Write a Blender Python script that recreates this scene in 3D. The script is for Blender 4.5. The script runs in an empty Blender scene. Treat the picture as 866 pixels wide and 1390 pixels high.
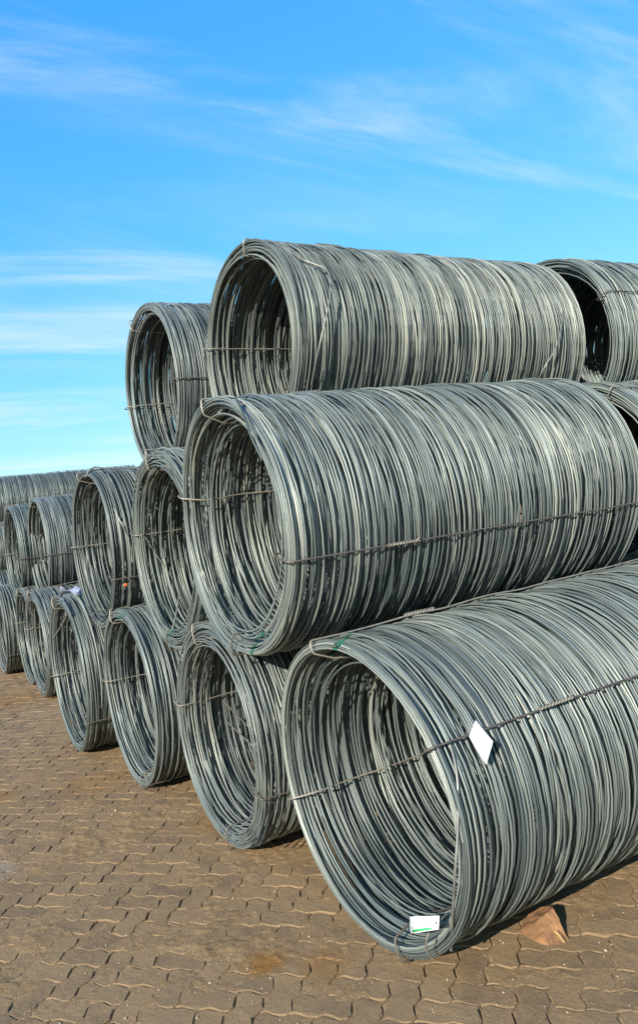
import bpy, math, random
import numpy as np
from mathutils import Matrix, Vector

# ------------------------------------------------------------------ camera, sky, sun, exposure
S = bpy.context.scene
C = S.collection
CAM = np.array([2.24470632, -1.58537391, 1.75355741])
YAW, PITCH, ROLL, F = 0.524964032, 0.0338389029, -0.12905525, 1070.17642
PPX, PPY, W, H = 433.0, 650.0, 866.0, 1390.0
dv = np.array([-math.cos(YAW)*math.cos(PITCH), math.sin(YAW)*math.cos(PITCH), math.sin(PITCH)])
rv = np.cross(dv, [0, 0, 1]); rv /= np.linalg.norm(rv)
uv_ = np.cross(rv, dv)
c_, s_ = math.cos(ROLL), math.sin(ROLL)
CX, CY = c_*rv + s_*uv_, -s_*rv + c_*uv_
cam_d = bpy.data.cameras.new('camera')
cam = bpy.data.objects.new('camera', cam_d); C.objects.link(cam)
cam.matrix_world = Matrix(((CX[0], CY[0], -dv[0], CAM[0]), (CX[1], CY[1], -dv[1], CAM[1]),
                           (CX[2], CY[2], -dv[2], CAM[2]), (0, 0, 0, 1)))
cam_d.sensor_fit = 'VERTICAL'; cam_d.sensor_height = 36.0; cam_d.sensor_width = 36.0*W/H
cam_d.lens = F/H*36.0
cam_d.shift_y = (PPY - H/2)/H
cam_d.clip_start = 0.05; cam_d.clip_end = 6000
S.camera = cam

SUN_AZ = math.radians(-57.0)      # direction towards the sun, from +X
SUN_EL = math.radians(25.0)
sd = Vector((math.cos(SUN_AZ)*math.cos(SUN_EL), math.sin(SUN_AZ)*math.cos(SUN_EL), math.sin(SUN_EL)))
sun_d = bpy.data.lights.new('sun', 'SUN'); sun_d.energy = 5.0; sun_d.angle = math.radians(0.53)
sun_d.color = (1.0, 0.94, 0.83)
sun = bpy.data.objects.new('sun', sun_d); C.objects.link(sun)
sun.rotation_euler = sd.to_track_quat('Z', 'Y').to_euler(); sun.location = (3, -4, 8)

world = bpy.data.worlds.new('World'); S.world = world; world.use_nodes = True
wn, wl = world.node_tree.nodes, world.node_tree.links
wn.clear()
def N(nodes, t, **kw):
    n = nodes.new(t)
    for k, v in kw.items(): setattr(n, k, v)
    return n
def math_node(nodes, links, op, a, b=None):
    n = nodes.new('ShaderNodeMath'); n.operation = op
    for i, v in enumerate((a, b)):
        if v is None: continue
        if isinstance(v, (int, float)): n.inputs[i].default_value = v
        else: links.new(v, n.inputs[i])
    return n.outputs[0]
sky = N(wn, 'ShaderNodeTexSky', sky_type='NISHITA', sun_disc=False)
sky.sun_elevation = SUN_EL; sky.sun_rotation = math.radians(90) - SUN_AZ
sky.air_density = 1.0; sky.dust_density = 0.3; sky.ozone_density = 1.0
# the photograph's clear deep sky: grade the Nishita colour per channel
sp_ = N(wn, 'ShaderNodeSeparateColor'); wl.new(sky.outputs[0], sp_.inputs[0])
grade = N(wn, 'ShaderNodeCombineColor')
for ch, (gain, power) in enumerate(((0.335, 1.2), (1.48, 0.6), (4.1, 0.15))):
    wl.new(math_node(wn, wl, 'MULTIPLY', math_node(wn, wl, 'POWER', math_node(wn, wl, 'MAXIMUM', sp_.outputs[ch], 0.0), power), gain), grade.inputs[ch])
hs = grade
# thin cirrus on a flat layer high above
tc = N(wn, 'ShaderNodeTexCoord'); sep = N(wn, 'ShaderNodeSeparateXYZ'); wl.new(tc.outputs['Generated'], sep.inputs[0])
zz = math_node(wn, wl, 'ADD', math_node(wn, wl, 'MAXIMUM', sep.outputs[2], 0.0), 0.12)
px = math_node(wn, wl, 'DIVIDE', sep.outputs[0], zz); py = math_node(wn, wl, 'DIVIDE', sep.outputs[1], zz)
cmb = N(wn, 'ShaderNodeCombineXYZ'); wl.new(px, cmb.inputs[0]); wl.new(py, cmb.inputs[1])
def cirrus(rot, scale, loc, nscale, lo, hi, detail, dist):
    mp = N(wn, 'ShaderNodeMapping', vector_type='TEXTURE'); mp.inputs['Rotation'].default_value = (0, 0, math.radians(rot))
    mp.inputs['Scale'].default_value = scale; mp.inputs['Location'].default_value = loc
    wl.new(cmb.outputs[0], mp.inputs[0])
    nz = N(wn, 'ShaderNodeTexNoise'); nz.inputs['Scale'].default_value = nscale
    nz.inputs['Detail'].default_value = detail; nz.inputs['Roughness'].default_value = 0.62
    nz.inputs['Distortion'].default_value = dist
    wl.new(mp.outputs[0], nz.inputs['Vector'])
    mr = N(wn, 'ShaderNodeMapRange', interpolation_type='SMOOTHSTEP')
    mr.inputs[1].default_value = lo; mr.inputs[2].default_value = hi
    wl.new(nz.outputs[0], mr.inputs[0])
    return mr.outputs[0]
c1 = cirrus(84, (2.4, 0.50, 1), (7.9, 0.2, 0), 1.0, 0.47, 0.78, 10, 0.9)
c2 = cirrus(96, (3.2, 0.8, 1), (3.3, 3.9, 0), 1.3, 0.46, 0.80, 9, 0.6)
cs = math_node(wn, wl, 'ADD', math_node(wn, wl, 'MULTIPLY', c1, 0.52), math_node(wn, wl, 'MULTIPLY', c2, 0.3))
cs = math_node(wn, wl, 'MINIMUM', cs, 0.5)
mixc = N(wn, 'ShaderNodeMix', data_type='RGBA'); wl.new(cs, mixc.inputs[0])
wl.new(hs.outputs[0], mixc.inputs[6]); mixc.inputs[7].default_value = (4.7, 5.0, 5.2, 1)
bg = N(wn, 'ShaderNodeBackground'); bg.inputs[1].default_value = 0.12
wl.new(mixc.outputs[2], bg.inputs[0])
wo = N(wn, 'ShaderNodeOutputWorld'); wl.new(bg.outputs[0], wo.inputs[0])

S.render.engine = 'CYCLES'
S.view_settings.view_transform = 'Standard'; S.view_settings.look = 'None'
S.view_settings.exposure = 0.8; S.view_settings.gamma = 1.0; S.view_settings.use_curve_mapping = False

# ------------------------------------------------------------------ helpers
def ray(x, y):
    d = dv + CX*(x-PPX)/F - CY*(y-PPY)/F
    return d
def at_z(x, y, z):
    d = ray(x, y); return CAM + d*((z-CAM[2])/d[2])

def mesh_np(name, verts, faces, smooth=True):
    """faces: int array (n,4) or (n,3)"""
    me = bpy.data.meshes.new(name)
    verts = np.asarray(verts, np.float32); faces = np.asarray(faces, np.int32)
    k = faces.shape[1]
    me.vertices.add(len(verts)); me.vertices.foreach_set('co', verts.ravel())
    me.loops.add(faces.size); me.loops.foreach_set('vertex_index', faces.ravel())
    me.polygons.add(len(faces)); me.polygons.foreach_set('loop_start', np.arange(0, faces.size, k, dtype=np.int32))
    me.polygons.foreach_set('loop_total', np.full(len(faces), k, np.int32))
    if smooth: me.polygons.foreach_set('use_smooth', np.ones(len(faces), bool))
    me.update(calc_edges=True); me.validate()
    return me

def tube_arrays(P, rad, sides, closed=False, ref=None):
    """swept tube along polyline P; returns verts, quads, arclength per vertex"""
    P = np.asarray(P, float)
    if closed: T = np.roll(P, -1, 0) - np.roll(P, 1, 0)
    else: T = np.gradient(P, axis=0)
    T /= np.linalg.norm(T, axis=1)[:, None] + 1e-12
    if ref is None:
        # parallel transport
        A = np.zeros_like(P); a = np.cross(T[0], [0.3, 0.5, 0.81]); a /= np.linalg.norm(a)
        for i in range(len(P)):
            a = a - T[i]*(a@T[i]); a /= np.linalg.norm(a)+1e-12; A[i] = a
    else:
        A = ref - T*np.sum(ref*T, 1)[:, None]; A /= np.linalg.norm(A, axis=1)[:, None]
    B = np.cross(T, A)
    ph = np.arange(sides)*2*math.pi/sides
    rad = np.broadcast_to(np.asarray(rad, float), (len(P),))
    V = P[:, None, :] + rad[:, None, None]*(np.cos(ph)[None, :, None]*A[:, None, :] + np.sin(ph)[None, :, None]*B[:, None, :])
    n = len(P); m = n if closed else n-1
    i = np.arange(m)[:, None]; j = np.arange(sides)[None, :]; j2 = (j+1) % sides; i2 = (i+1) % n
    Q = np.stack([i*sides+j, i*sides+j2, i2*sides+j2, i2*sides+j], -1).reshape(-1, 4)
    L = np.concatenate([[0], np.cumsum(np.linalg.norm(np.diff(P, axis=0), axis=1))])
    return V.reshape(-1, 3), Q, np.repeat(L, sides)

def add_float_attr(me, name, vals):
    a = me.attributes.new(name, 'FLOAT', 'POINT'); a.data.foreach_set('value', np.asarray(vals, np.float32))

def link(name, me, mat=None, parent=None):
    o = bpy.data.objects.new(name, me); C.objects.link(o)
    if mat and me and not me.materials: me.materials.append(mat)
    if parent: o.parent = parent
    return o
def tag(o, label=None, cat=None, group=None, kind=None):
    if label: o['label'] = label
    if cat: o['category'] = cat
    if group: o['group'] = group
    if kind: o['kind'] = kind
    return o
def empty(name, loc, rot=(0, 0, 0)):
    o = bpy.data.objects.new(name, None); C.objects.link(o)
    o.location = loc; o.rotation_euler = rot; o.empty_display_size = 0.2
    return o
def tube_mesh(name, P, rad, sides=6, closed=False):
    V, Q, L = tube_arrays(P, rad, sides, closed)
    me = mesh_np(name, V, Q); add_float_attr(me, 'run', L)
    return me
def smooth_path(pts, n=24):
    """Catmull-Rom through pts"""
    pts = np.asarray(pts, float); Pp = np.vstack([2*pts[0]-pts[1], pts, 2*pts[-1]-pts[-2]])
    out = []
    for i in range(1, len(Pp)-2):
        t = np.linspace(0, 1, n, endpoint=False)[:, None]
        a, b, c, d = Pp[i-1], Pp[i], Pp[i+1], Pp[i+2]
        out.append(0.5*((2*b)+(-a+c)*t+(2*a-5*b+4*c-d)*t**2+(-a+3*b-3*c+d)*t**3))
    out.append(pts[-1][None]); return np.vstack(out)

# ------------------------------------------------------------------ materials
def new_mat(name):
    m = bpy.data.materials.new(name); m.use_nodes = True
    nd, lk = m.node_tree.nodes, m.node_tree.links
    return m, nd, lk, nd['Principled BSDF']
def ramp(nd, lk, fac, stops):
    r = nd.new('ShaderNodeValToRGB'); e = r.color_ramp.elements
    while len(e) > 1: e.remove(e[-1])
    e[0].position = stops[0][0]; e[0].color = (*stops[0][1], 1)
    for p, c in stops[1:]:
        k = e.new(p); k.color = (*c, 1)
    lk.new(fac, r.inputs[0]); return r.outputs[0]
def noise(nd, lk, vec, scale, detail=4, rough=0.55, dist=0.0):
    n = nd.new('ShaderNodeTexNoise'); n.inputs['Scale'].default_value = scale; n.inputs['Detail'].default_value = detail
    n.inputs['Roughness'].default_value = rough; n.inputs['Distortion'].default_value = dist
    if vec: lk.new(vec, n.inputs['Vector'])
    return n.outputs[0]
def mixrgb(nd, lk, fac, a, b, mode='MIX'):
    n = nd.new('ShaderNodeMix'); n.data_type = 'RGBA'; n.blend_type = mode
    for i, v in ((0, fac), (6, a), (7, b)):
        if isinstance(v, (int, float)): n.inputs[i].default_value = v
        elif isinstance(v, tuple): n.inputs[i].default_value = (*v, 1)
        else: lk.new(v, n.inputs[i])
    return n.outputs[2]

def steel_material():
    m, nd, lk, b = new_mat('ribbed_steel_wire')
    tcn = nd.new('ShaderNodeTexCoord')
    at = nd.new('ShaderNodeAttribute'); at.attribute_name = 'run'
    tone = nd.new('ShaderNodeAttribute'); tone.attribute_name = 'tone'
    n1 = noise(nd, lk, tcn.outputs['Object'], 3.5, 3)
    n2 = noise(nd, lk, tcn.outputs['Object'], 60, 3, 0.6)
    col = ramp(nd, lk, tone.outputs['Fac'], [(0.0, (0.052, 0.063, 0.066)), (0.42, (0.136, 0.154, 0.147)), (0.75, (0.238, 0.255, 0.234)), (1.0, (0.36, 0.36, 0.315))])
    col = mixrgb(nd, lk, math_node(nd, lk, 'MULTIPLY', ramp(nd, lk, n1, [(0.45, (0, 0, 0)), (0.75, (1, 1, 1))]), 0.5), col, (0.11, 0.135, 0.14))
    rust = ramp(nd, lk, noise(nd, lk, tcn.outputs['Object'], 9, 5, 0.65), [(0.66, (0, 0, 0)), (0.80, (1, 1, 1))])
    col = mixrgb(nd, lk, math_node(nd, lk, 'MULTIPLY', rust, 0.5), col, (0.16, 0.11, 0.075))
    oi = nd.new('ShaderNodeObjectInfo')
    col = mixrgb(nd, lk, 1.0, col, ramp(nd, lk, oi.outputs['Random'], [(0.0, (0.84, 0.90, 0.92)), (0.35, (1.0, 1.0, 0.98)), (0.7, (0.90, 0.97, 0.96)), (1.0, (1.10, 1.08, 1.0))]), 'MULTIPLY')
    lk.new(col, b.inputs['Base Color'])
    b.inputs['Metallic'].default_value = 0.32
    rr = nd.new('ShaderNodeMapRange'); rr.inputs[3].default_value = 0.40; rr.inputs[4].default_value = 0.56
    lk.new(n2, rr.inputs[0]); lk.new(rr.outputs[0], b.inputs['Roughness'])
    rib = math_node(nd, lk, 'SINE', math_node(nd, lk, 'MULTIPLY', at.outputs['Fac'], 2*math.pi/0.0095))
    hgt = math_node(nd, lk, 'ADD', math_node(nd, lk, 'MULTIPLY', rib, 0.13), n2)
    bp = nd.new('ShaderNodeBump'); bp.inputs['Strength'].default_value = 0.5; bp.inputs['Distance'].default_value = 0.0012
    lk.new(hgt, bp.inputs['Height']); lk.new(bp.outputs[0], b.inputs['Normal'])
    return m
STEEL = steel_material()

def simple_mat(name, stops, scale, rough, metal=0.0, bump=0.0, bdist=0.002, detail=5):
    m, nd, lk, b = new_mat(name)
    tcn = nd.new('ShaderNodeTexCoord'); n1 = noise(nd, lk, tcn.outputs['Object'], scale, detail, 0.6)
    lk.new(ramp(nd, lk, n1, stops), b.inputs['Base Color'])
    b.inputs['Roughness'].default_value = rough; b.inputs['Metallic'].default_value = metal
    if bump:
        bp = nd.new('ShaderNodeBump'); bp.inputs['Strength'].default_value = bump; bp.inputs['Distance'].default_value = bdist
        lk.new(n1, bp.inputs['Height']); lk.new(bp.outputs[0], b.inputs['Normal'])
    return m
TIE = simple_mat('annealed_binding_wire', [(0.3, (0.08, 0.067, 0.057)), (0.55, (0.13, 0.11, 0.09)), (0.75, (0.19, 0.16, 0.125))], 25, 0.5, 0.4, 0.3)
TIE2 = simple_mat('bright_binding_wire', [(0.3, (0.19, 0.17, 0.14)), (0.6, (0.29, 0.26, 0.21))], 25, 0.45, 0.4, 0.3)
GREEN = simple_mat('green_paint', [(0.35, (0.006, 0.06, 0.036)), (0.65, (0.010, 0.12, 0.066))], 40, 0.6, 0.0, 0.3)
PAPER = simple_mat('white_card', [(0.3, (0.78, 0.78, 0.76)), (0.7, (0.86, 0.86, 0.84))], 8, 0.6)
PRINT_GREEN = simple_mat('green_print', [(0.3, (0.03, 0.45, 0.14)), (0.7, (0.05, 0.55, 0.19))], 30, 0.6)
PRINT_GREY = simple_mat('grey_print', [(0.3, (0.40, 0.40, 0.37)), (0.7, (0.55, 0.55, 0.51))], 60, 0.6)
PRINT_RED = simple_mat('red_print', [(0.3, (0.55, 0.06, 0.06)), (0.7, (0.6, 0.1, 0.1))], 60, 0.6)
EYELET = simple_mat('dark_eyelet', [(0.3, (0.03, 0.03, 0.03)), (0.7, (0.06, 0.06, 0.06))], 60, 0.6)
ORANGE = simple_mat('orange_card', [(0.3, (0.6, 0.14, 0.04)), (0.7, (0.7, 0.2, 0.05))], 30, 0.6)
WOOD = simple_mat('weathered_timber', [(0.3, (0.10, 0.052, 0.026)), (0.5, (0.19, 0.095, 0.040)), (0.72, (0.29, 0.15, 0.06))], 14, 0.85, 0, 0.6, 0.004)
STRAW = simple_mat('straw', [(0.3, (0.45, 0.33, 0.12)), (0.7, (0.6, 0.45, 0.2))], 20, 0.8)
FILM = simple_mat('clear_film', [(0.3, (0.20, 0.22, 0.30)), (0.7, (0.32, 0.33, 0.42))], 20, 0.25)

def ground_stains(nd, lk, pos, col):
    """rust and chalk marks with shapes of their own, in world metres"""
    for x, y, r, c, k in ((-0.72, -0.40, 0.10, (0.22, 0.10, 0.025), 0.6), (-3.9, -0.95, 0.16, (0.215, 0.115, 0.05), 0.6),
                          (-0.55, -0.22, 0.13, (0.215, 0.115, 0.05), 0.5), (-2.2, 0.05, 0.22, (0.215, 0.115, 0.05), 0.45),
                          (-2.55, -1.25, 0.22, (0.30, 0.28, 0.26), 0.4), (-3.6, -0.35, 0.3, (0.215, 0.115, 0.05), 0.4),
                          (-7.5, -0.35, 0.5, (0.215, 0.115, 0.05), 0.4)):
        vs = nd.new('ShaderNodeVectorMath'); vs.operation = 'SUBTRACT'; lk.new(pos, vs.inputs[0]); vs.inputs[1].default_value = (x, y, 0)
        vl = nd.new('ShaderNodeVectorMath'); vl.operation = 'LENGTH'; lk.new(vs.outputs[0], vl.inputs[0])
        d = math_node(nd, lk, 'ADD', math_node(nd, lk, 'DIVIDE', vl.outputs['Value'], r), math_node(nd, lk, 'MULTIPLY', noise(nd, lk, pos, 14, 4, 0.7), 1.3))
        mr = nd.new('ShaderNodeMapRange'); mr.inputs[1].default_value = 1.75; mr.inputs[2].default_value = 1.05
        mr.inputs[3].default_value = 0; mr.inputs[4].default_value = k; lk.new(d, mr.inputs[0])
        col = mixrgb(nd, lk, mr.outputs[0], col, c)
    return col
def paver_material():
    m, nd, lk, b = new_mat('concrete_paver')
    g = nd.new('ShaderNodeNewGeometry'); pos = g.outputs['Position']
    oi = nd.new('ShaderNodeObjectInfo'); at = nd.new('ShaderNodeAttribute'); at.attribute_name = 'tone'
    t = math_node(nd, lk, 'FRACT', math_node(nd, lk, 'ADD', oi.outputs['Random'], at.outputs['Fac']))
    base = ramp(nd, lk, t, [(0.0, (0.088, 0.064, 0.044)), (0.3, (0.140, 0.100, 0.064)), (0.7, (0.190, 0.134, 0.083)), (1.0, (0.24, 0.168, 0.102))])
    dirt = ramp(nd, lk, noise(nd, lk, pos, 7, 6, 0.68), [(0.40, (0, 0, 0)), (0.62, (1, 1, 1))])
    base = mixrgb(nd, lk, math_node(nd, lk, 'MULTIPLY', dirt, 0.75), base, (0.27, 0.186, 0.107))
    fine = noise(nd, lk, pos, 160, 4, 0.7)
    base = mixrgb(nd, lk, 0.5, base, ramp(nd, lk, fine, [(0.3, (0.075, 0.052, 0.034)), (0.7, (0.34, 0.24, 0.147))]))
    base = ground_stains(nd, lk, pos, base)
    gh = nd.new('ShaderNodeHueSaturation'); gh.inputs['Saturation'].default_value = 1.12; gh.inputs['Value'].default_value = 0.98; lk.new(base, gh.inputs['Color']); base = gh.outputs[0]
    lk.new(base, b.inputs['Base Color']); b.inputs['Roughness'].default_value = 0.9
    b.inputs['Specular IOR Level'].default_value = 0.25
    h = math_node(nd, lk, 'ADD', math_node(nd, lk, 'MULTIPLY', fine, 0.35), noise(nd, lk, pos, 28, 6, 0.7))
    bp = nd.new('ShaderNodeBump'); bp.inputs['Strength'].default_value = 0.8; bp.inputs['Distance'].default_value = 0.006
    lk.new(h, bp.inputs['Height']); lk.new(bp.outputs[0], b.inputs['Normal'])
    return m
PAVER = paver_material()
def dirt_material():
    m, nd, lk, b = new_mat('sandy_dirt')
    g = nd.new('ShaderNodeNewGeometry'); pos = g.outputs['Position']
    base = ramp(nd, lk, noise(nd, lk, pos, 5, 6, 0.65), [(0.3, (0.175, 0.12, 0.070)), (0.55, (0.26, 0.18, 0.105)), (0.75, (0.33, 0.235, 0.14))])
    fine = noise(nd, lk, pos, 130, 5, 0.75)
    base = mixrgb(nd, lk, 0.45, base, ramp(nd, lk, fine, [(0.32, (0.075, 0.05, 0.03)), (0.68, (0.41, 0.29, 0.175))]))
    base = ground_stains(nd, lk, pos, base)
    gh = nd.new('ShaderNodeHueSaturation'); gh.inputs['Saturation'].default_value = 1.12; gh.inputs['Value'].default_value = 0.98; lk.new(base, gh.inputs['Color']); base = gh.outputs[0]
    lk.new(base, b.inputs['Base Color']); b.inputs['Roughness'].default_value = 0.95
    b.inputs['Specular IOR Level'].default_value = 0.2
    h = math_node(nd, lk, 'ADD', math_node(nd, lk, 'MULTIPLY', fine, 0.6), noise(nd, lk, pos, 45, 6, 0.75))
    bp = nd.new('ShaderNodeBump'); bp.inputs['Strength'].default_value = 1.0; bp.inputs['Distance'].default_value = 0.008
    lk.new(h, bp.inputs['Height']); lk.new(bp.outputs[0], b.inputs['Normal'])
    return m
DIRT = dirt_material()

# ------------------------------------------------------------------ ground: base sheet, pavers, dirt
rng = np.random.default_rng(7)
gm = bpy.data.meshes.new('ground')
gm.from_pydata([(-1500, -1500, -0.03), (1500, -1500, -0.03), (1500, 1500, -0.03), (-1500, 1500, -0.03)], [], [(0, 1, 2, 3)])
ground = link('ground', gm, DIRT); tag(ground, 'sandy brown yard ground under the pavers and coils', 'ground', kind='structure')

UA = 0.111                        # paver module: 2 x 1 units
ANG = math.radians(43.5)
def wave(s): return 0.0085*math.sin(2*math.pi*s)
def paver_outline(w, h, seg=4):
    """w x h units, wavy sides that interlock with every neighbour"""
    P = []
    for i in range(w*seg): s = i/seg; P.append((s*UA, wave(s)))
    for i in range(h*seg): s = i/seg; P.append((w*UA+wave(s), s*UA))
    for i in range(w*seg): s = w-i/seg; P.append((s*UA, h*UA+wave(s)))
    for i in range(h*seg): s = h-i/seg; P.append((wave(s), s*UA))
    return np.array(P)
def inset(P, d):
    e = np.roll(P, -1, 0)-P; n = np.stack([-e[:, 1], e[:, 0]], 1); n /= np.linalg.norm(n, axis=1)[:, None]
    m = n+np.roll(n, 1, 0); m /= np.sum(m*n, 1)[:, None]
    return P+m*d
def paver_geo(w, h, r):
    P = paver_outline(w, h); c = np.array([w, h])*UA/2
    j = r.uniform(0.0018, 0.0032)
    wob = r.normal(0, 0.0012, P.shape)
    rings = [(inset(P, j)+wob, -0.045), (inset(P, j)+wob, -0.0035), (inset(P, j+0.0032)+wob*1.8, 0.0)]
    V = np.vstack([np.column_stack([p-c, np.full(len(p), z)]) for p, z in rings])
    V[2*len(P):, 2] += r.normal(0, 0.0006, len(P))
    n = len(P); Fq = []
    for k in range(2):
        for i in range(n): Fq.append((k*n+i, k*n+(i+1) % n, (k+1)*n+(i+1) % n, (k+1)*n+i))
    top = tuple(range(2*n, 3*n))
    return V, Fq, top
pav_geo = {k: [paver_geo(*k, np.random.default_rng(50+10*k[0]+q)) for q in range(6)] for k in ((2, 1), (1, 2))}
pav_mesh = {}
for k, L in pav_geo.items():
    for q, (V, Fq, top) in enumerate(L):
        me = bpy.data.meshes.new('paver'); me.from_pydata(V.tolist(), [], Fq+[top]); me.materials.append(PAVER); me.update(); pav_mesh[k, q] = me
ca, sa = math.cos(ANG), math.sin(ANG)
cells = []
for iy in range(-210, 210):
    for ix in range(-210, 210):
        # 90 degree herringbone: horizontal piece when (ix-iy)%4==0, upright piece when (ix-iy)%4==2 (owning the cell and the one above)
        k = (ix-iy) % 4
        if k == 0: c = (ix+1.0, iy+0.5); kd = (2, 1)
        elif k == 3: c = (ix+0.5, iy+1.0); kd = (1, 2)
        else: continue
        u, v = c[0]*UA, c[1]*UA
        X, Y = ca*u-sa*v-1.0, sa*u+ca*v-0.3
        if not (-12.5 < X < 2.4 and -3.2 < Y < 2.6): continue
        if X < -1.2 and Y > 0.9: continue
        cells.append((X, Y, kd))
def pix(X, Y, Z=0.0):
    q = np.array([X, Y, Z])-CAM; z = q@dv
    return (PPX+F*(q@CX)/z, PPY-F*(q@CY)/z, z)
def row_hidden(X, Y):
    # under or behind the near face of the coils
    if X < -0.95: return Y > 0.25
    return X < -0.12 and Y > 0.02 and X < -0.45+0.35*1.0 and not (X > -0.28 and Y > 0.1)
vis = []; rest = []
for (X, Y, kd) in cells:
    x, y, z = pix(X, Y)
    inside = z > 0.3 and -40 < x < W+40 and 880 < y < H+40 and not row_hidden(X, Y)
    (vis if inside else rest).append((z, X, Y, kd))
vis.sort(key=lambda t: t[0])
rest += vis[300:]; vis = vis[:300]
for z, X, Y, kd in vis:
    o = bpy.data.objects.new('paver', pav_mesh[kd, int(rng.integers(6))]); C.objects.link(o); o.parent = ground
    o.location = (X, Y, rng.normal(0, 0.0016)); o.rotation_euler = (rng.normal(0, 0.006), rng.normal(0, 0.006), ANG+rng.normal(0, 0.004))
VV, FF, TT, tones, off = [], [], [], [], 0
for z, X, Y, kd in rest:
    V, Fq, top = pav_geo[kd][int(rng.integers(6))]
    V = V.copy(); V[:, 2] += rng.normal(0, 0.0016)+V[:, 0]*rng.normal(0, 0.006)+V[:, 1]*rng.normal(0, 0.006)
    R2 = np.column_stack([ca*V[:, 0]-sa*V[:, 1]+X, sa*V[:, 0]+ca*V[:, 1]+Y, V[:, 2]])
    VV.append(R2); FF += [tuple(i+off for i in f) for f in Fq]+[tuple(i+off for i in top)]
    tones.append(np.full(len(V), rng.random())); off += len(V)
me = bpy.data.meshes.new('far_pavers'); me.from_pydata(np.vstack(VV).tolist(), [], FF); add_float_attr(me, 'tone', np.concatenate(tones))
fp = link('pavers', me, PAVER, ground); fp['kind'] = 'stuff'

def vnoise(x, y, seed):
    r = np.random.default_rng(seed); G = r.random((256, 256))
    xi, yi = np.floor(x).astype(int), np.floor(y).astype(int); fx, fy = x-xi, y-yi
    fx = fx*fx*(3-2*fx); fy = fy*fy*(3-2*fy)
    g = lambda a, b: G[a % 256, b % 256]
    return (g(xi, yi)*(1-fx)+g(xi+1, yi)*fx)*(1-fy)+(g(xi, yi+1)*(1-fx)+g(xi+1, yi+1)*fx)*fy
def fbm(x, y, seed, o=4):
    s = 0; a = 0.5; t = 0
    for i in range(o): s = s+a*vnoise(x*2**i, y*2**i, seed+i); t += a; a *= 0.55
    return s/t
def dirt_sheet(name, x0, x1, y0, y1, step):
    xs, ys = np.arange(x0, x1+step/2, step), np.arange(y0, y1+step/2, step)
    X, Y = np.meshgrid(xs, ys, indexing='ij')
    big = fbm(X*1.9, Y*1.9, 11, 4); mid = fbm(X*9, Y*9, 31, 4); fin = fbm(X*55, Y*55, 61, 2)
    Z = -0.0052+0.030*np.clip(big-0.46, -0.15, 1)+0.021*(mid-0.5)+0.011*(fin-0.5)*np.clip((big-0.36)*6, 0.15, 1.3)
    ex = np.minimum(np.minimum(X-x0, x1-X), np.minimum(Y-y0, y1-Y)); Z = np.where(ex < step*1.5, -0.028, Z)
    V = np.stack([X, Y, Z], -1).reshape(-1, 3); nx, ny = X.shape
    i, j = np.meshgrid(np.arange(nx-1), np.arange(ny-1), indexing='ij'); a = (i*ny+j).ravel()
    return mesh_np(name, V, np.stack([a, a+ny, a+ny+1, a+1], 1))
d1 = link('sandy_dirt', dirt_sheet('sandy_dirt', -3.4, 1.2, -1.9, 1.5, 0.0125), DIRT)
tag(d1, 'sandy brown dirt filling the joints between the pavers', 'dirt', kind='stuff')
d2 = link('sandy_dirt', dirt_sheet('sandy_dirt_far', -12.5, -3.4, -2.4, 0.9, 0.035), DIRT)
tag(d2, 'dusty dirt on the receding paving at the far left', 'dirt', kind='stuff')
# loose grit
PV, PF, off = [], [], 0
ico = np.array([(0, 0, 1), (0.9, 0, 0.1), (0.2, 0.85, -0.1), (-0.8, 0.4, 0), (-0.7, -0.5, 0.1), (0.3, -0.9, 0), (0, 0, -0.8)])
icf = [(0, 1, 2), (0, 2, 3), (0, 3, 4), (0, 4, 5), (0, 5, 1), (6, 2, 1), (6, 3, 2), (6, 4, 3), (6, 5, 4), (6, 1, 5)]
for k in range(700):
    X, Y = rng.uniform(-4, 0.6), rng.uniform(-1.5, 0.9); s = rng.uniform(0.0015, 0.0045)*(2.0 if rng.random() < 0.06 else 1)
    v = ico*rng.uniform(0.7, 1.3, ico.shape)*s; a = rng.uniform(0, 6.28)
    v = np.column_stack([v[:, 0]*math.cos(a)-v[:, 1]*math.sin(a)+X, v[:, 0]*math.sin(a)+v[:, 1]*math.cos(a)+Y, v[:, 2]*0.8+0.002])
    PV.append(v); PF += [tuple(i+off for i in f) for f in icf]; off += 7
me = bpy.data.meshes.new('grit'); me.from_pydata(np.vstack(PV).tolist(), [], PF)
tag(link('grit', me, simple_mat('grit', [(0.3, (0.25, 0.18, 0.11)), (0.7, (0.5, 0.41, 0.3))], 3, 0.9)), 'loose sandy grit scattered over the paving', 'grit', kind='stuff')

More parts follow.
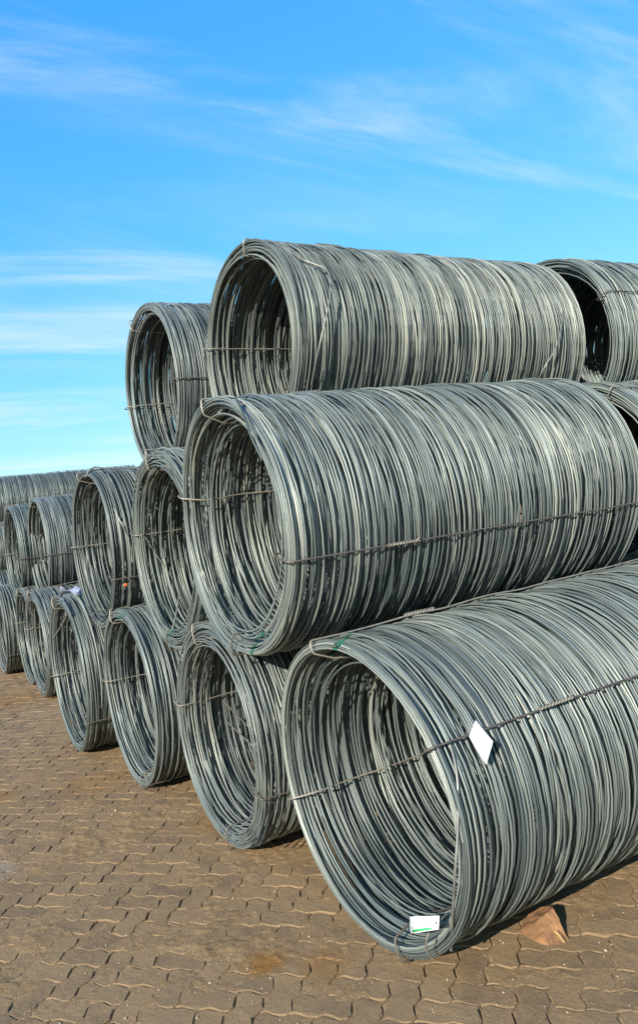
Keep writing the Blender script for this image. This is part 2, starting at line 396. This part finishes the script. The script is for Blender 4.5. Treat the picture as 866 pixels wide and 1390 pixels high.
# ------------------------------------------------------------------ coils
RN, LN, WR = 0.62, 2.22, 0.0044       # nominal outer radius, length, wire radius
class Winding:
    """one continuous wire laid in rosette loops; local axis +Y from 0 to LN, angle 0 at +X, 90 deg at +Z"""
    def __init__(s, seed, turns, segs, sides, ecc=0.044, spread=0.008, messy=1.0, clump=1.0, even=0.65):
        r = np.random.default_rng(seed); s.seed = seed
        n = turns*segs; u = np.arange(n+1)/segs; th = 2*math.pi*u
        def walk(per_turn, sm, sd):      # smooth random signal over u
            k = int(turns*per_turn)+8; g = r.normal(0, 1, k)
            ker = np.hanning(sm+2)[1:-1]; ker /= np.sqrt((ker**2).sum()); g = np.convolve(g, ker, 'same')
            t = u*per_turn+2; i = np.floor(t).astype(int); f = t-i; f = f*f*(3-2*f)
            return sd*(g[i]*(1-f)+g[i+1]*f)
        y0 = LN*(u/turns)
        endd = np.minimum(y0, LN-y0); taper = 0.72+0.28*np.clip(endd/0.16, 0, 1)**0.7
        psi = 2*math.pi*u*0.137+walk(0.4, 5, 0.3)+walk(0.9, 1, 0.95)
        q = 0.5-0.5*np.cos(th-psi)                       # 0 at the outside of the wall, 1 at the inside
        amp = 0.42+0.95*np.clip(0.5+walk(0.55, 2, 0.33), 0, 1.15)**2
        dep = 2*ecc*q**0.75*amp*taper
        rm = RN-WR-0.004
        y = y0.copy()
        # clumping, slant and stray loops along the axis
        lay = 2.4*np.cos(th-psi)
        A = vnoise(y0/0.075+3+lay, (th % (2*math.pi))*0, seed+5)*2-1
        B = vnoise(y0/0.11+lay, np.cos(th)*1.3+7, seed+9)*2-1; B2 = vnoise(y0/0.13+50+lay, np.sin(th)*1.3+9, seed+19)*2-1
        y += clump*(0.010*A+0.009*B+0.009*B2)
        y += walk(1.0, 1, 0.0045)*np.cos(th)+walk(1.0, 1, 0.0045)*np.sin(th)
        y += messy*walk(1.1, 1, 0.0055)+walk(2.7, 2, 0.0022)
        y += 0.018*np.cos(th-2.0-3*y0)*np.clip(endd/0.2, 0, 1)
        rr = rm-dep+messy*walk(2.3, 2, 0.0030)+walk(0.6, 1, spread)*0.55
        # stray loops that sag inwards or stand proud
        for k in range(int(16*messy)):
            c0 = r.uniform(2, turns-2); wdt = r.uniform(0.12, 0.35); amp = r.choice([-1, -1, 1])*r.uniform(0.012, 0.032)
            g = np.exp(-((u-c0)/wdt)**2); rr += amp*(g if amp < 0 else 0.4*g); y += g*r.normal(0, 0.03)
        # the loops share out the length evenly at every angle, keeping their order
        Yg = y[:n].reshape(turns, segs); rk = np.argsort(np.argsort(Yg, axis=0), axis=0)
        yq = ((rk+0.5)/turns*LN).reshape(-1); yq = np.append(yq, yq[-1])
        yq = np.convolve(np.pad(yq, 4, 'edge'), np.hanning(11)[1:-1]/np.hanning(11).sum(), 'valid')
        y = (1-even)*y+even*yq
        # coil is not quite round
        p2, p3 = r.uniform(0, 6.28, 2)
        rr *= 1+0.017*np.cos(2*th-p2+0.9*y0)+0.011*np.cos(3*th-p3-0.8*y0)
        rr = np.minimum(rr, RN*1.045)
        # ends close up flat
        lo, hi = 0.0, LN
        y = lo+np.where(y < 0.05, 0.05*np.exp((np.minimum(y, 0.05)-0.05)/0.05), y)
        y = hi-np.where(hi-y < 0.05, 0.05*np.exp((np.minimum(hi-y, 0.05)-0.05)/0.05), hi-y)
        s.th, s.rr, s.y, s.u, s.segs = th, rr, y, u, segs
        s.P = np.column_stack([rr*np.cos(th), y, rr*np.sin(th)])
        ref = np.column_stack([np.cos(th), np.zeros_like(th), np.sin(th)])
        V, Q, L = tube_arrays(s.P, WR, sides, ref=ref)
        s.me = mesh_np('winding', V, Q)
        add_float_attr(s.me, 'run', L)
        tone = np.clip(0.5+walk(1.0, 2, 0.20)+walk(0.15, 3, 0.10), 0, 1)
        add_float_attr(s.me, 'tone', np.repeat(tone, sides))
        s.me.materials.append(STEEL)
    def profile(s, ang, win=0.11):
        """outer and inner radius of the wall along y at one angle"""
        d = np.abs((s.th-ang+math.pi) % (2*math.pi)-math.pi) < win
        yb = np.clip((s.y[d]/LN*40).astype(int), 0, 39); r = s.rr[d]
        out, inn = np.full(40, np.nan), np.full(40, np.nan)
        for b in range(40):
            q = r[yb == b]
            if len(q): out[b], inn[b] = q.max(), np.quantile(q, 0.06)
        ok = ~np.isnan(out); x = np.arange(40)
        out = np.interp(x, x[ok], out[ok]); inn = np.interp(x, x[ok], inn[ok])
        # taut wire bridges the dips: upper hull-ish smoothing
        o2 = np.array([out[max(0, b-1):b+2].max() for b in range(40)]); i2 = np.array([inn[max(0, b-1):b+2].min() for b in range(40)])
        ker = np.array([1, 2, 3, 2, 1])/9
        o2 = np.convolve(np.pad(o2, 2, 'edge'), ker, 'valid'); i2 = np.convolve(np.pad(i2, 2, 'edge'), ker, 'valid')
        return out, inn, o2, i2

WB = Winding(101, 780, 52, 5)
WM = Winding(202, 780, 52, 5)
WT = Winding(303, 900, 44, 5, messy=1.1, clump=0.5, even=0.88)
WV = [Winding(404, 960, 36, 5, messy=1.1, clump=0.35, even=0.85), Winding(505, 850, 36, 5, ecc=0.05, messy=1.5, clump=0.5, even=0.85), Winding(606, 920, 36, 5, messy=1.2, clump=0.5, even=0.85)]

TW = 0.0043
def tie_path(w, ang, sc):
    out, inn, o2, i2 = w.profile(ang)
    yc = (np.arange(40)+0.5)/40*LN
    ro, ri = o2+WR+TW*0.6, i2-WR-TW*0.6
    P = []
    for b in range(1, 39, 1): P.append((ro[b], yc[b]))
    def cap(yend, sgn, a, b):
        rc, hw = (a+b)/2, (a-b)/2
        return [(rc+hw*math.cos(t), yend+sgn*min(0.014, hw)*math.sin(t)) for t in np.linspace(0, math.pi, 9)]
    P += cap(LN-0.008, 1, out[38:].max()+WR+TW*.6, inn[38:].min()-WR-TW*.6)
    for b in range(38, 0, -1): P.append((ri[b], yc[b]))
    P += cap(0.008, -1, out[:2].max()+WR+TW*.6, inn[:2].min()-WR-TW*.6)[::-1]
    P = np.array(P)
    ca_, sa_ = math.cos(ang), math.sin(ang)
    return np.column_stack([P[:, 0]*ca_, P[:, 1], P[:, 0]*sa_]), ro, yc
def twist_mesh(w, ang, y0, length):
    out, inn, o2, i2 = w.profile(ang); yc = (np.arange(40)+0.5)/40*LN
    n = 60; t = np.linspace(0, 1, n); y = y0+t*length; r = np.interp(y, yc, o2)+WR+TW*2.4
    e1 = np.array([math.cos(ang), 0, math.sin(ang)]); e2 = np.array([-math.sin(ang), 0, math.cos(ang)])
    VV, QQ, LL, off = [], [], [], 0
    for ph in (0, math.pi):
        a = t*2*math.pi*length/0.034+ph; amp = TW*1.05
        P = e1*(r+amp*np.cos(a))[:, None]+e2*(amp*np.sin(a)+0.004)[:, None]+np.array([0, 1, 0])*y[:, None]
        if ph: P[-6:] += e1*np.linspace(0, 0.012, 6)[:, None]+e2*np.linspace(0, 0.012, 6)[:, None]
        V, Q, L = tube_arrays(P, TW*0.95, 6); VV.append(V); QQ.append(Q+off); LL.append(L); off += len(V)
    me = mesh_np('twist_knot', np.vstack(VV), np.vstack(QQ)); add_float_attr(me, 'run', np.concatenate(LL)); return me

coils = {}
def coil(key, w, x, y, z, R, label, roll=0.0, ties=(90, 0, 180, 270), knots=(), yaw=0.0, pitch=0.0, flip=False, length=1.0, oval=1.0,
         group='coils of steel wire stacked in the yard', tiemat=None):
    root = empty('wire_coil', (x, y, z-R), (pitch, 0, -yaw)); tag(root, label, 'wire coil', group)
    sc = R/RN
    def place(o):
        o.location = (0, 0, R); o.scale = (sc*oval, length, sc/oval)
    wd = link('winding', w.me, STEEL, root); place(wd)
    if flip: wd.location = (0, LN*length, R); wd.rotation_euler = (0, math.radians(roll), math.pi)
    else: wd.rotation_euler = (0, math.radians(roll), 0)
    if flip or roll: wd.scale = (sc, length, sc)
    for i, a in enumerate(ties):
        if flip: aw = math.radians(180-a+roll) if False else math.radians(180-(a))+math.radians(roll)
        else: aw = math.radians(a+roll)
        P, ro, yc = tie_path(w, aw, sc)
        t = link('binding_tie', tube_mesh('binding_tie', P, TW, 6, True), tiemat or (TIE if i % 2 else TIE2), root)
        t.location, t.rotation_euler, t.scale = wd.location, wd.rotation_euler, wd.scale
        if i in knots:
            k = link('twist_knot', twist_mesh(w, aw, LN*(0.22 if not flip else 0.62), 0.17), TIE2, t)
    coils[key] = dict(root=root, c=np.array([x, y, z]), R=R, w=w, yaw=yaw, pitch=pitch, roll=roll, sc=sc, oval=oval)
    return root
def on_coil(key, px_, py_, dr=0.0, inner=False):
    """root-local point where a line of sight meets the coil's cylinder (outer near side, or inner far side)"""
    k = coils[key]; Mi = (Matrix.Translation(k['root'].location) @ k['root'].rotation_euler.to_matrix().to_4x4()).inverted()
    o = np.array(Mi @ Vector(CAM)); d = np.array(Mi.to_3x3() @ Vector(ray(px_, py_)))
    R = k['R']+dr; o2 = o-np.array([0, 0, k['R']])
    a = d[0]**2+d[2]**2; b = 2*(o2[0]*d[0]+o2[2]*d[2]); c = o2[0]**2+o2[2]**2-R*R
    disc = max(b*b-4*a*c, 0); t = (-b-math.sqrt(disc))/(2*a) if not inner else (-b+math.sqrt(disc))/(2*a)
    return o+d*t

R_ = math.radians
coil('B1', WB, -0.49, -0.023, 0.613, 0.626, 'nearest coil of grey ribbed wire on the paving, with a white diamond card', yaw=R_(0.2), pitch=R_(0.85),
     ties=(106, 28.3, 197, 287), knots=(0, 1), oval=1.022)
coil('M1', WM, -1.235, -0.118, 1.71, 0.629, 'long middle-tier coil of grey wire resting on the nearest ground coil', yaw=R_(0.8), ties=(98, -15.1, 162, 262), knots=(0, 1))
coil('T1', WT, -1.935, 0.44, 2.726, 0.629, 'topmost coil of grey wire with a loose strand bent off its side', yaw=R_(-0.5), pitch=R_(-0.8), ties=(76, 322, 166, 255), knots=(0,))
coil('T2', WV[0], -3.214, 0.262, 2.743, 0.607, 'top-tier coil seen against the sky, behind and left of the topmost one', roll=40, ties=(112, -4, 184, 272))
coil('M2', WV[1], -2.578, 0.0, 1.606, 0.635, 'middle-tier coil second from the right, directly left of the long middle coil', roll=110, ties=(95, -12, 168, 262))
coil('M3', WV[2], -3.846, -0.137, 1.653, 0.611, 'middle-tier coil third from the right, stray loops sprung up on top', roll=200, ties=(98, -22, 178, 255))
coil('M4', WV[0], -7.834, 0.187, 1.671, 0.622, 'smaller-looking far coil of the middle tier, right one of the far pair', roll=250, ties=(95, -8, 175, 265))
coil('M5', WV[2], -8.94, 0.056, 1.657, 0.629, 'farthest coil of the middle tier, left one of the far pair', roll=15, ties=(95, -8, 182, 265))
coil('B2', WV[1], -1.846, -0.08, 0.599, 0.60, 'ground coil second from the right, pale loose strands inside its mouth', roll=300, ties=(100, -20, 170, 275))
coil('B3', WV[0], -3.303, -0.137, 0.61, 0.61, 'ground coil third from the right, green smear on its top edge', roll=170, ties=(104, -60, 176, 285))
coil('B4', WV[2], -4.589, -0.272, 0.654, 0.646, 'ground coil fourth from the right, torn plastic film on its top', roll=80, ties=(108, -30, 190, 270))
coil('B5', WV[1], -7.27, -0.046, 0.611, 0.612, 'far ground coil just behind the film-topped one, fifth from the right', roll=20, ties=(100, -20, 165, 275))
coil('B6', WV[2], -8.373, 0.007, 0.60, 0.603, 'narrow glimpse of a far ground coil, sixth from the right', roll=320, ties=(100, -20, 165, 275))
coil('B7', WV[0], -9.584, -0.137, 0.615, 0.616, 'farthest ground coil in the row, cut by the left edge of the picture', roll=100, ties=(100, -30, 195, 275))
coil('T1b', WV[2], -1.90, 2.88, 2.70, 0.65, 'top-tier coil with a black open mouth behind the topmost coil', roll=60, ties=(98, 22, 180, 270))
coil('M1b', WV[0], -1.29, 2.40, 1.70, 0.62, 'coil behind the long middle-tier coil, just showing at the right edge', roll=130, ties=(60, -22, 180, 270))
coil('B1b', WV[1], -0.47, 2.55, 0.63, 0.625, 'ground coil lying behind the nearest one, beyond the right edge', roll=220, ties=(98, 12, 180, 270))
coil('T1c', WT, -1.98, 5.5, 2.76, 0.65, 'last top-tier coil at the right edge, behind the black-mouthed one', roll=140, ties=(80, 20, 180, 270))
# a second stack far behind, seen side on
far = [(-17.0, -0.12, 2.71), (-17.0, 2.085, 2.71), (-16.36, -0.1, 1.66), (-16.36, 2.2, 1.66), (-15.7, -0.1, 0.62), (-15.7, 2.2, 0.62)]
names_far = ['distant coil on top of the far stack, at the left edge of the picture', 'distant coil on top of the far stack, right of the left-edge one',
             'distant middle coil of the far stack, left edge of the picture', 'distant middle coil of the far stack, hidden mostly by nearer coils',
             'distant ground coil of the far stack, at the left edge', 'distant ground coil of the far stack, hidden mostly by nearer coils']
for i, (x, y, z) in enumerate(far):
    coil('F%d' % i, WV[i % 3], x, y, z, 0.63, names_far[i], roll=70*i, ties=(80, -10), group='coils of the distant stack')

# ------------------------------------------------------------------ loose strands, cards, paint, wedge
BRIGHT = simple_mat('bare_bright_strand', [(0.3, (0.13, 0.135, 0.125)), (0.6, (0.22, 0.22, 0.20)), (0.8, (0.28, 0.27, 0.24))], 18, 0.4, 0.35, 0.3)
def root_mat(key):
    r = coils[key]['root']; return Matrix.Translation(r.location) @ r.rotation_euler.to_matrix().to_4x4()
def to_local(key, P): return np.array(root_mat(key).inverted() @ Vector(P))
def at_y(px_, py_, Y):
    d = ray(px_, py_); return CAM+d*((Y-CAM[1])/d[1])
def strand(key, pts, inner=False, rad=0.0049, mat=None):
    P = smooth_path([on_coil(key, a, b, c, inner) for a, b, c in pts], 10)
    return link('loose_strand', tube_mesh('loose_strand', P, rad, 6), mat or BRIGHT, coils[key]['root'])
def face_strand(key, pts, mat=None):
    P = smooth_path([to_local(key, at_y(a, b, c)) for a, b, c in pts], 10)
    return link('loose_strand', tube_mesh('loose_strand', P, 0.0049, 6), mat or BRIGHT, coils[key]['root'])
strand('T1', [(385, 334, 0.0), (408, 351, .012), (431, 360, .04), (443, 366, .06), (448, 380, .065), (447, 408, .06), (436, 459, .05), (429, 491, .03), (423, 522, -.01)])
strand('T1', [(763, 420, -.006), (761.6, 441.7, .012), (754, 471.8, .03), (738, 499.7, .028), (728, 520, -.005)])
strand('B1', [(607, 1000, .0), (616, 1030, .012), (621, 1066, .018), (621, 1126, .018), (616.5, 1200, .014), (612, 1290, .002)])
strand('M1', [(319, 538, .004), (332, 565, .012), (340, 590, .012), (356, 624, .002)], mat=STEEL)
strand('B2', [(303, 951, -.14), (341, 990, -.12), (384, 1032, -.09)], True)
strand('B2', [(309, 980, -.15), (340, 1010, -.13), (370, 1040, -.10)], True)
for k in range(3):
    face_strand('B2', [(384-5*k, 1020, .14-.01*k), (376-5*k, 1065, .07), (366-5*k, 1112, .0), (352-5*k, 1148, -.10)], mat=STEEL)
strand('M2', [(197, 728, -.14), (214, 755, -.13), (234, 784, -.11)], True)
face_strand('M2', [(243, 808, .12), (240, 830, .06), (234, 856, .0)])
face_strand('M2', [(258, 820, .13), (257, 845, .07), (253, 866, .03)])
strand('M3', [(116, 648, .0), (124, 640, .03), (138, 637, .035), (160, 636, .03), (186, 636, .02)])
strand('M3', [(118, 647, .0), (121, 639, .04), (130, 634, .06), (139, 636, .05), (143, 642, .0)])
strand('M3', [(155, 690, .0), (166, 712, .02), (176, 732, .0)])
face_strand('B4', [(86, 812, -.26), (90, 835, -.30), (82, 852, -.31), (72, 868, -.29)])

def card(name, corners, parent, mat, thick=0.0012, bulge=0.0, n=5):
    """thin card through four corners (tl, tr, br, bl), slightly curled, with real thickness"""
    tl, tr, br, bl = [np.asarray(c, float) for c in corners]
    nrm = np.cross(tr-tl, bl-tl); nrm /= np.linalg.norm(nrm)
    G = np.array([[(tl*(1-u)+tr*u)*(1-v)+(bl*(1-u)+br*u)*v + nrm*bulge*math.sin(math.pi*u)*(0.6+0.4*v) for u in np.linspace(0, 1, n)] for v in np.linspace(0, 1, n)]).reshape(-1, 3)
    V = np.vstack([G+nrm*thick/2, G-nrm*thick/2]); Fq = []
    for i in range(n-1):
        for j in range(n-1):
            a = i*n+j; Fq.append((a, a+1, a+n+1, a+n)); b = a+n*n; Fq.append((b, b+n, b+n+1, b+1))
    loop = [j for j in range(n)]+[i*n+n-1 for i in range(1, n)]+[(n-1)*n+j for j in range(n-2, -1, -1)]+[i*n for i in range(n-2, 0, -1)]
    for k in range(len(loop)):
        a, b = loop[k], loop[(k+1) % len(loop)]; Fq.append((a, a+n*n, b+n*n, b))
    return link(name, mesh_np(name, V, Fq, False), mat, parent), (tl, tr, br, bl, nrm)
def sub_card(name, fr, u0, u1, v0, v1, parent, mat, side):
    tl, tr, br, bl, nrm = fr
    q = lambda u, v: (tl*(1-u)+tr*u)*(1-v)+(bl*(1-u)+br*u)*v+nrm*side
    return card(name, (q(u0, v0), q(u1, v0), q(u1, v1), q(u0, v1)), parent, mat, 0.0005, 0, 2)[0]
root = coils['B1']['root']
t, fr = card('hanging_card', (on_coil('B1', 645.4, 976.6, .022), on_coil('B1', 669, 1006.6, .075), on_coil('B1', 659.7, 1037.8, .055), on_coil('B1', 636.6, 999.7, .03)), root, PAPER, bulge=0.004)
t['label'] = 'white diamond-hung card'
YT = -0.085
t, fr = card('label_tag', [to_local('B1', at_y(a, b, YT+dy)) for a, b, dy in ((556.2, 1244.2, 0.0), (595.9, 1243.1, .0), (595.2, 1261.6, -.005), (556.6, 1267.6, -.005))], root, PAPER, bulge=0.0)
t['label'] = 'white printed label tag with green band'
side = 0.0012 if fr[4]@(to_local('B1', CAM)-fr[0]) > 0 else -0.0012
sub_card('green_band', fr, .09, .77, .76, .93, t, PRINT_GREEN, side)
sub_card('print_block', fr, .06, .20, .56, .72, t, PRINT_GREY, side)
sub_card('print_block', fr, .12, .20, .28, .38, t, PRINT_GREY, side)
for k in range(4): sub_card('print_line', fr, .30, .62+.04*(k % 2), .22+.12*k, .24+.12*k, t, PRINT_GREY, side)
sub_card('red_mark', fr, .80, .96, .84, .88, t, PRINT_RED, side)
sub_card('eyelet', fr, .89, .955, .42, .58, t, EYELET, side)
P = smooth_path([to_local('B1', at_y(a, b, YT+c)) for a, b, c in ((594, 1252, .004), (600, 1247, .02), (606, 1240, .05))], 6)
link('tag_wire', tube_mesh('tag_wire', P, 0.0022, 5), TIE2, root)
P = smooth_path([to_local('B1', at_y(a, b, YT+c)) for a, b, c in ((582, 1266, .004), (578.5, 1277, -.002), (578.5, 1288, .01), (583, 1298, .03))], 6)
link('tag_wire', tube_mesh('tag_wire', P, 0.0035, 6), TIE2, root)
c0 = on_coil('M3', 171, 794, .012)
t, fr = card('orange_card', (c0+[0, -.012, .01], c0+[0, .012, .012], c0+[0, .012, -.008], c0+[0, -.012, -.01]), coils['M3']['root'], ORANGE); t['label'] = 'small orange card'

def paint(key, path, rpx=4.0, maxn=5):
    k = coils[key]; w = k['w']
    wd = [c for c in k['root'].children if c.name.startswith('winding')][0]
    loc = Matrix.Translation(wd.location) @ wd.rotation_euler.to_matrix().to_4x4() @ Matrix.Diagonal((*wd.scale, 1))
    Mw = np.array(root_mat(key) @ loc)
    # fine samples of the wire in the front 35 cm
    idx = np.nonzero(w.y[:-1] < 0.35)[0]; f = np.linspace(0, 1, 8, endpoint=False)
    Pf = (w.P[idx][:, None]*(1-f)[None, :, None]+w.P[idx+1][:, None]*f[None, :, None]).reshape(-1, 3)
    T = np.repeat(w.P[idx+1]-w.P[idx], 8, 0); T /= np.linalg.norm(T, axis=1)[:, None]
    Wp = Pf@Mw[:3, :3].T+Mw[:3, 3]; q = Wp-CAM; z = q@dv
    sx, sy = PPX+F*(q@CX)/z, PPY-F*(q@CY)/z
    VV, QQ, off = [], [], 0
    for (a, b) in path:
        m = np.nonzero(np.hypot(sx-a, sy-b) < rpx)[0]
        if not len(m): continue
        m = m[np.argsort(z[m])]; used = []
        for i in m:
            if z[i] > z[m[0]]+0.05: break
            if any(abs(i-j) < 12 for j in used): continue
            used.append(i); ln = 0.010+0.006*((i*7) % 5)/5
            seg = Pf[i]+T[i]*np.linspace(-ln, ln, 5)[:, None]
            V, Q, L = tube_arrays(seg, WR*np.array([0.9, 1.12, 1.14, 1.12, 0.9]), 6); VV.append(V); QQ.append(Q+off); off += len(V)
            if len(used) >= maxn: break
    if VV:
        o = link('paint_mark', mesh_np('paint_mark', np.vstack(VV), np.vstack(QQ)), GREEN, k['root'])
        o.location, o.rotation_euler, o.scale = wd.location, wd.rotation_euler, wd.scale
        o['kind'] = 'stuff'; o['label'] = 'smear of green marking paint'
def dab(a, b, n): return [(a[0]+(b[0]-a[0])*t, a[1]+(b[1]-a[1])*t) for t in np.linspace(0, 1, n)]
paint('M1', dab((356, 859), (345, 874), 7)+dab((345, 874), (339, 887), 5))
paint('B1', dab((474, 859), (455, 878), 8)+dab((455, 878), (446, 893), 6))
paint('M2', dab((235, 854), (225, 862), 5))
paint('B3', dab((166, 834), (156, 840), 5))

# torn film on the fourth ground coil
r4 = np.random.default_rng(3); pts = [on_coil('B4', a, b, c) for a, b, c in ((78, 806, .01), (84, 802, .03), (90, 801, .035), (96, 803, .02), (100, 809, .012))]
V, Fq = [], []
for i, p in enumerate(pts):
    for j in range(4): V.append(p+np.array([0.03*math.sin(i*2+j), 0.04*j+r4.normal(0, .012), r4.normal(0, .014)]))
for i in range(4):
    for j in range(3): a = i*4+j; Fq.append((a, a+1, a+5, a+4))
fm = link('torn_film', mesh_np('torn_film', V, Fq, False), FILM, coils['B4']['root']); fm['label'] = 'torn pale plastic film'
sm = fm.modifiers.new('thick', 'SOLIDIFY'); sm.thickness = 0.001

# timber wedge jammed under the nearest coil
g1, g2, g3 = at_z(695, 1263, 0.0), at_z(748, 1289, 0.0), at_z(774, 1277, 0.0)
t1, t2 = at_z(727, 1251, 0.05), at_z(751, 1232, 0.088)
back = np.array([-0.10, 0.05, 0])
V = [g1, g2, g3, t1, t2, t1*[1, 1, 0]+back, t2*[1, 1, 0]+back*0.6, t1+back*0.9+[0, 0, -.012], t2+back*0.6+[0, 0, -.02]]
o0 = (g1+g2+g3)/3; V = [v-o0 for v in V]
for i in (0, 1, 2, 5, 6): V[i][2] -= 0.01
Fw = [(0, 1, 3), (1, 2, 4, 3), (2, 6, 8, 4), (3, 4, 8, 7), (0, 3, 7, 5), (5, 7, 8, 6), (0, 5, 6, 2, 1)]
me = bpy.data.meshes.new('wedge'); me.from_pydata([tuple(v) for v in V], [], Fw); me.update()
wd = link('wedge', me, WOOD); wd.location = o0
bv = wd.modifiers.new('worn', 'BEVEL'); bv.width = 0.004; bv.segments = 2
sb = wd.modifiers.new('fine', 'SUBSURF'); sb.subdivision_type = 'SIMPLE'; sb.levels = sb.render_levels = 4
tx = bpy.data.textures.new('splinter', 'CLOUDS'); tx.noise_scale = 0.03; tx.noise_depth = 3
ds = wd.modifiers.new('rough', 'DISPLACE'); ds.texture = tx; ds.strength = 0.014; ds.mid_level = 0.5
tag(wd, 'rust-brown wedge jammed under the nearest coil at lower right', 'wedge')
pa, pb = at_z(752, 1264, 0.052), at_z(765, 1279, 0.018)
P = np.array([pa, (pa+pb)/2+[0, 0, .004], pb]); st = link('straw', tube_mesh('straw', P-pb, 0.0018, 5), STRAW); st.location = pb
tag(st, 'short yellow straw lying on the rust-brown wedge', 'straw')
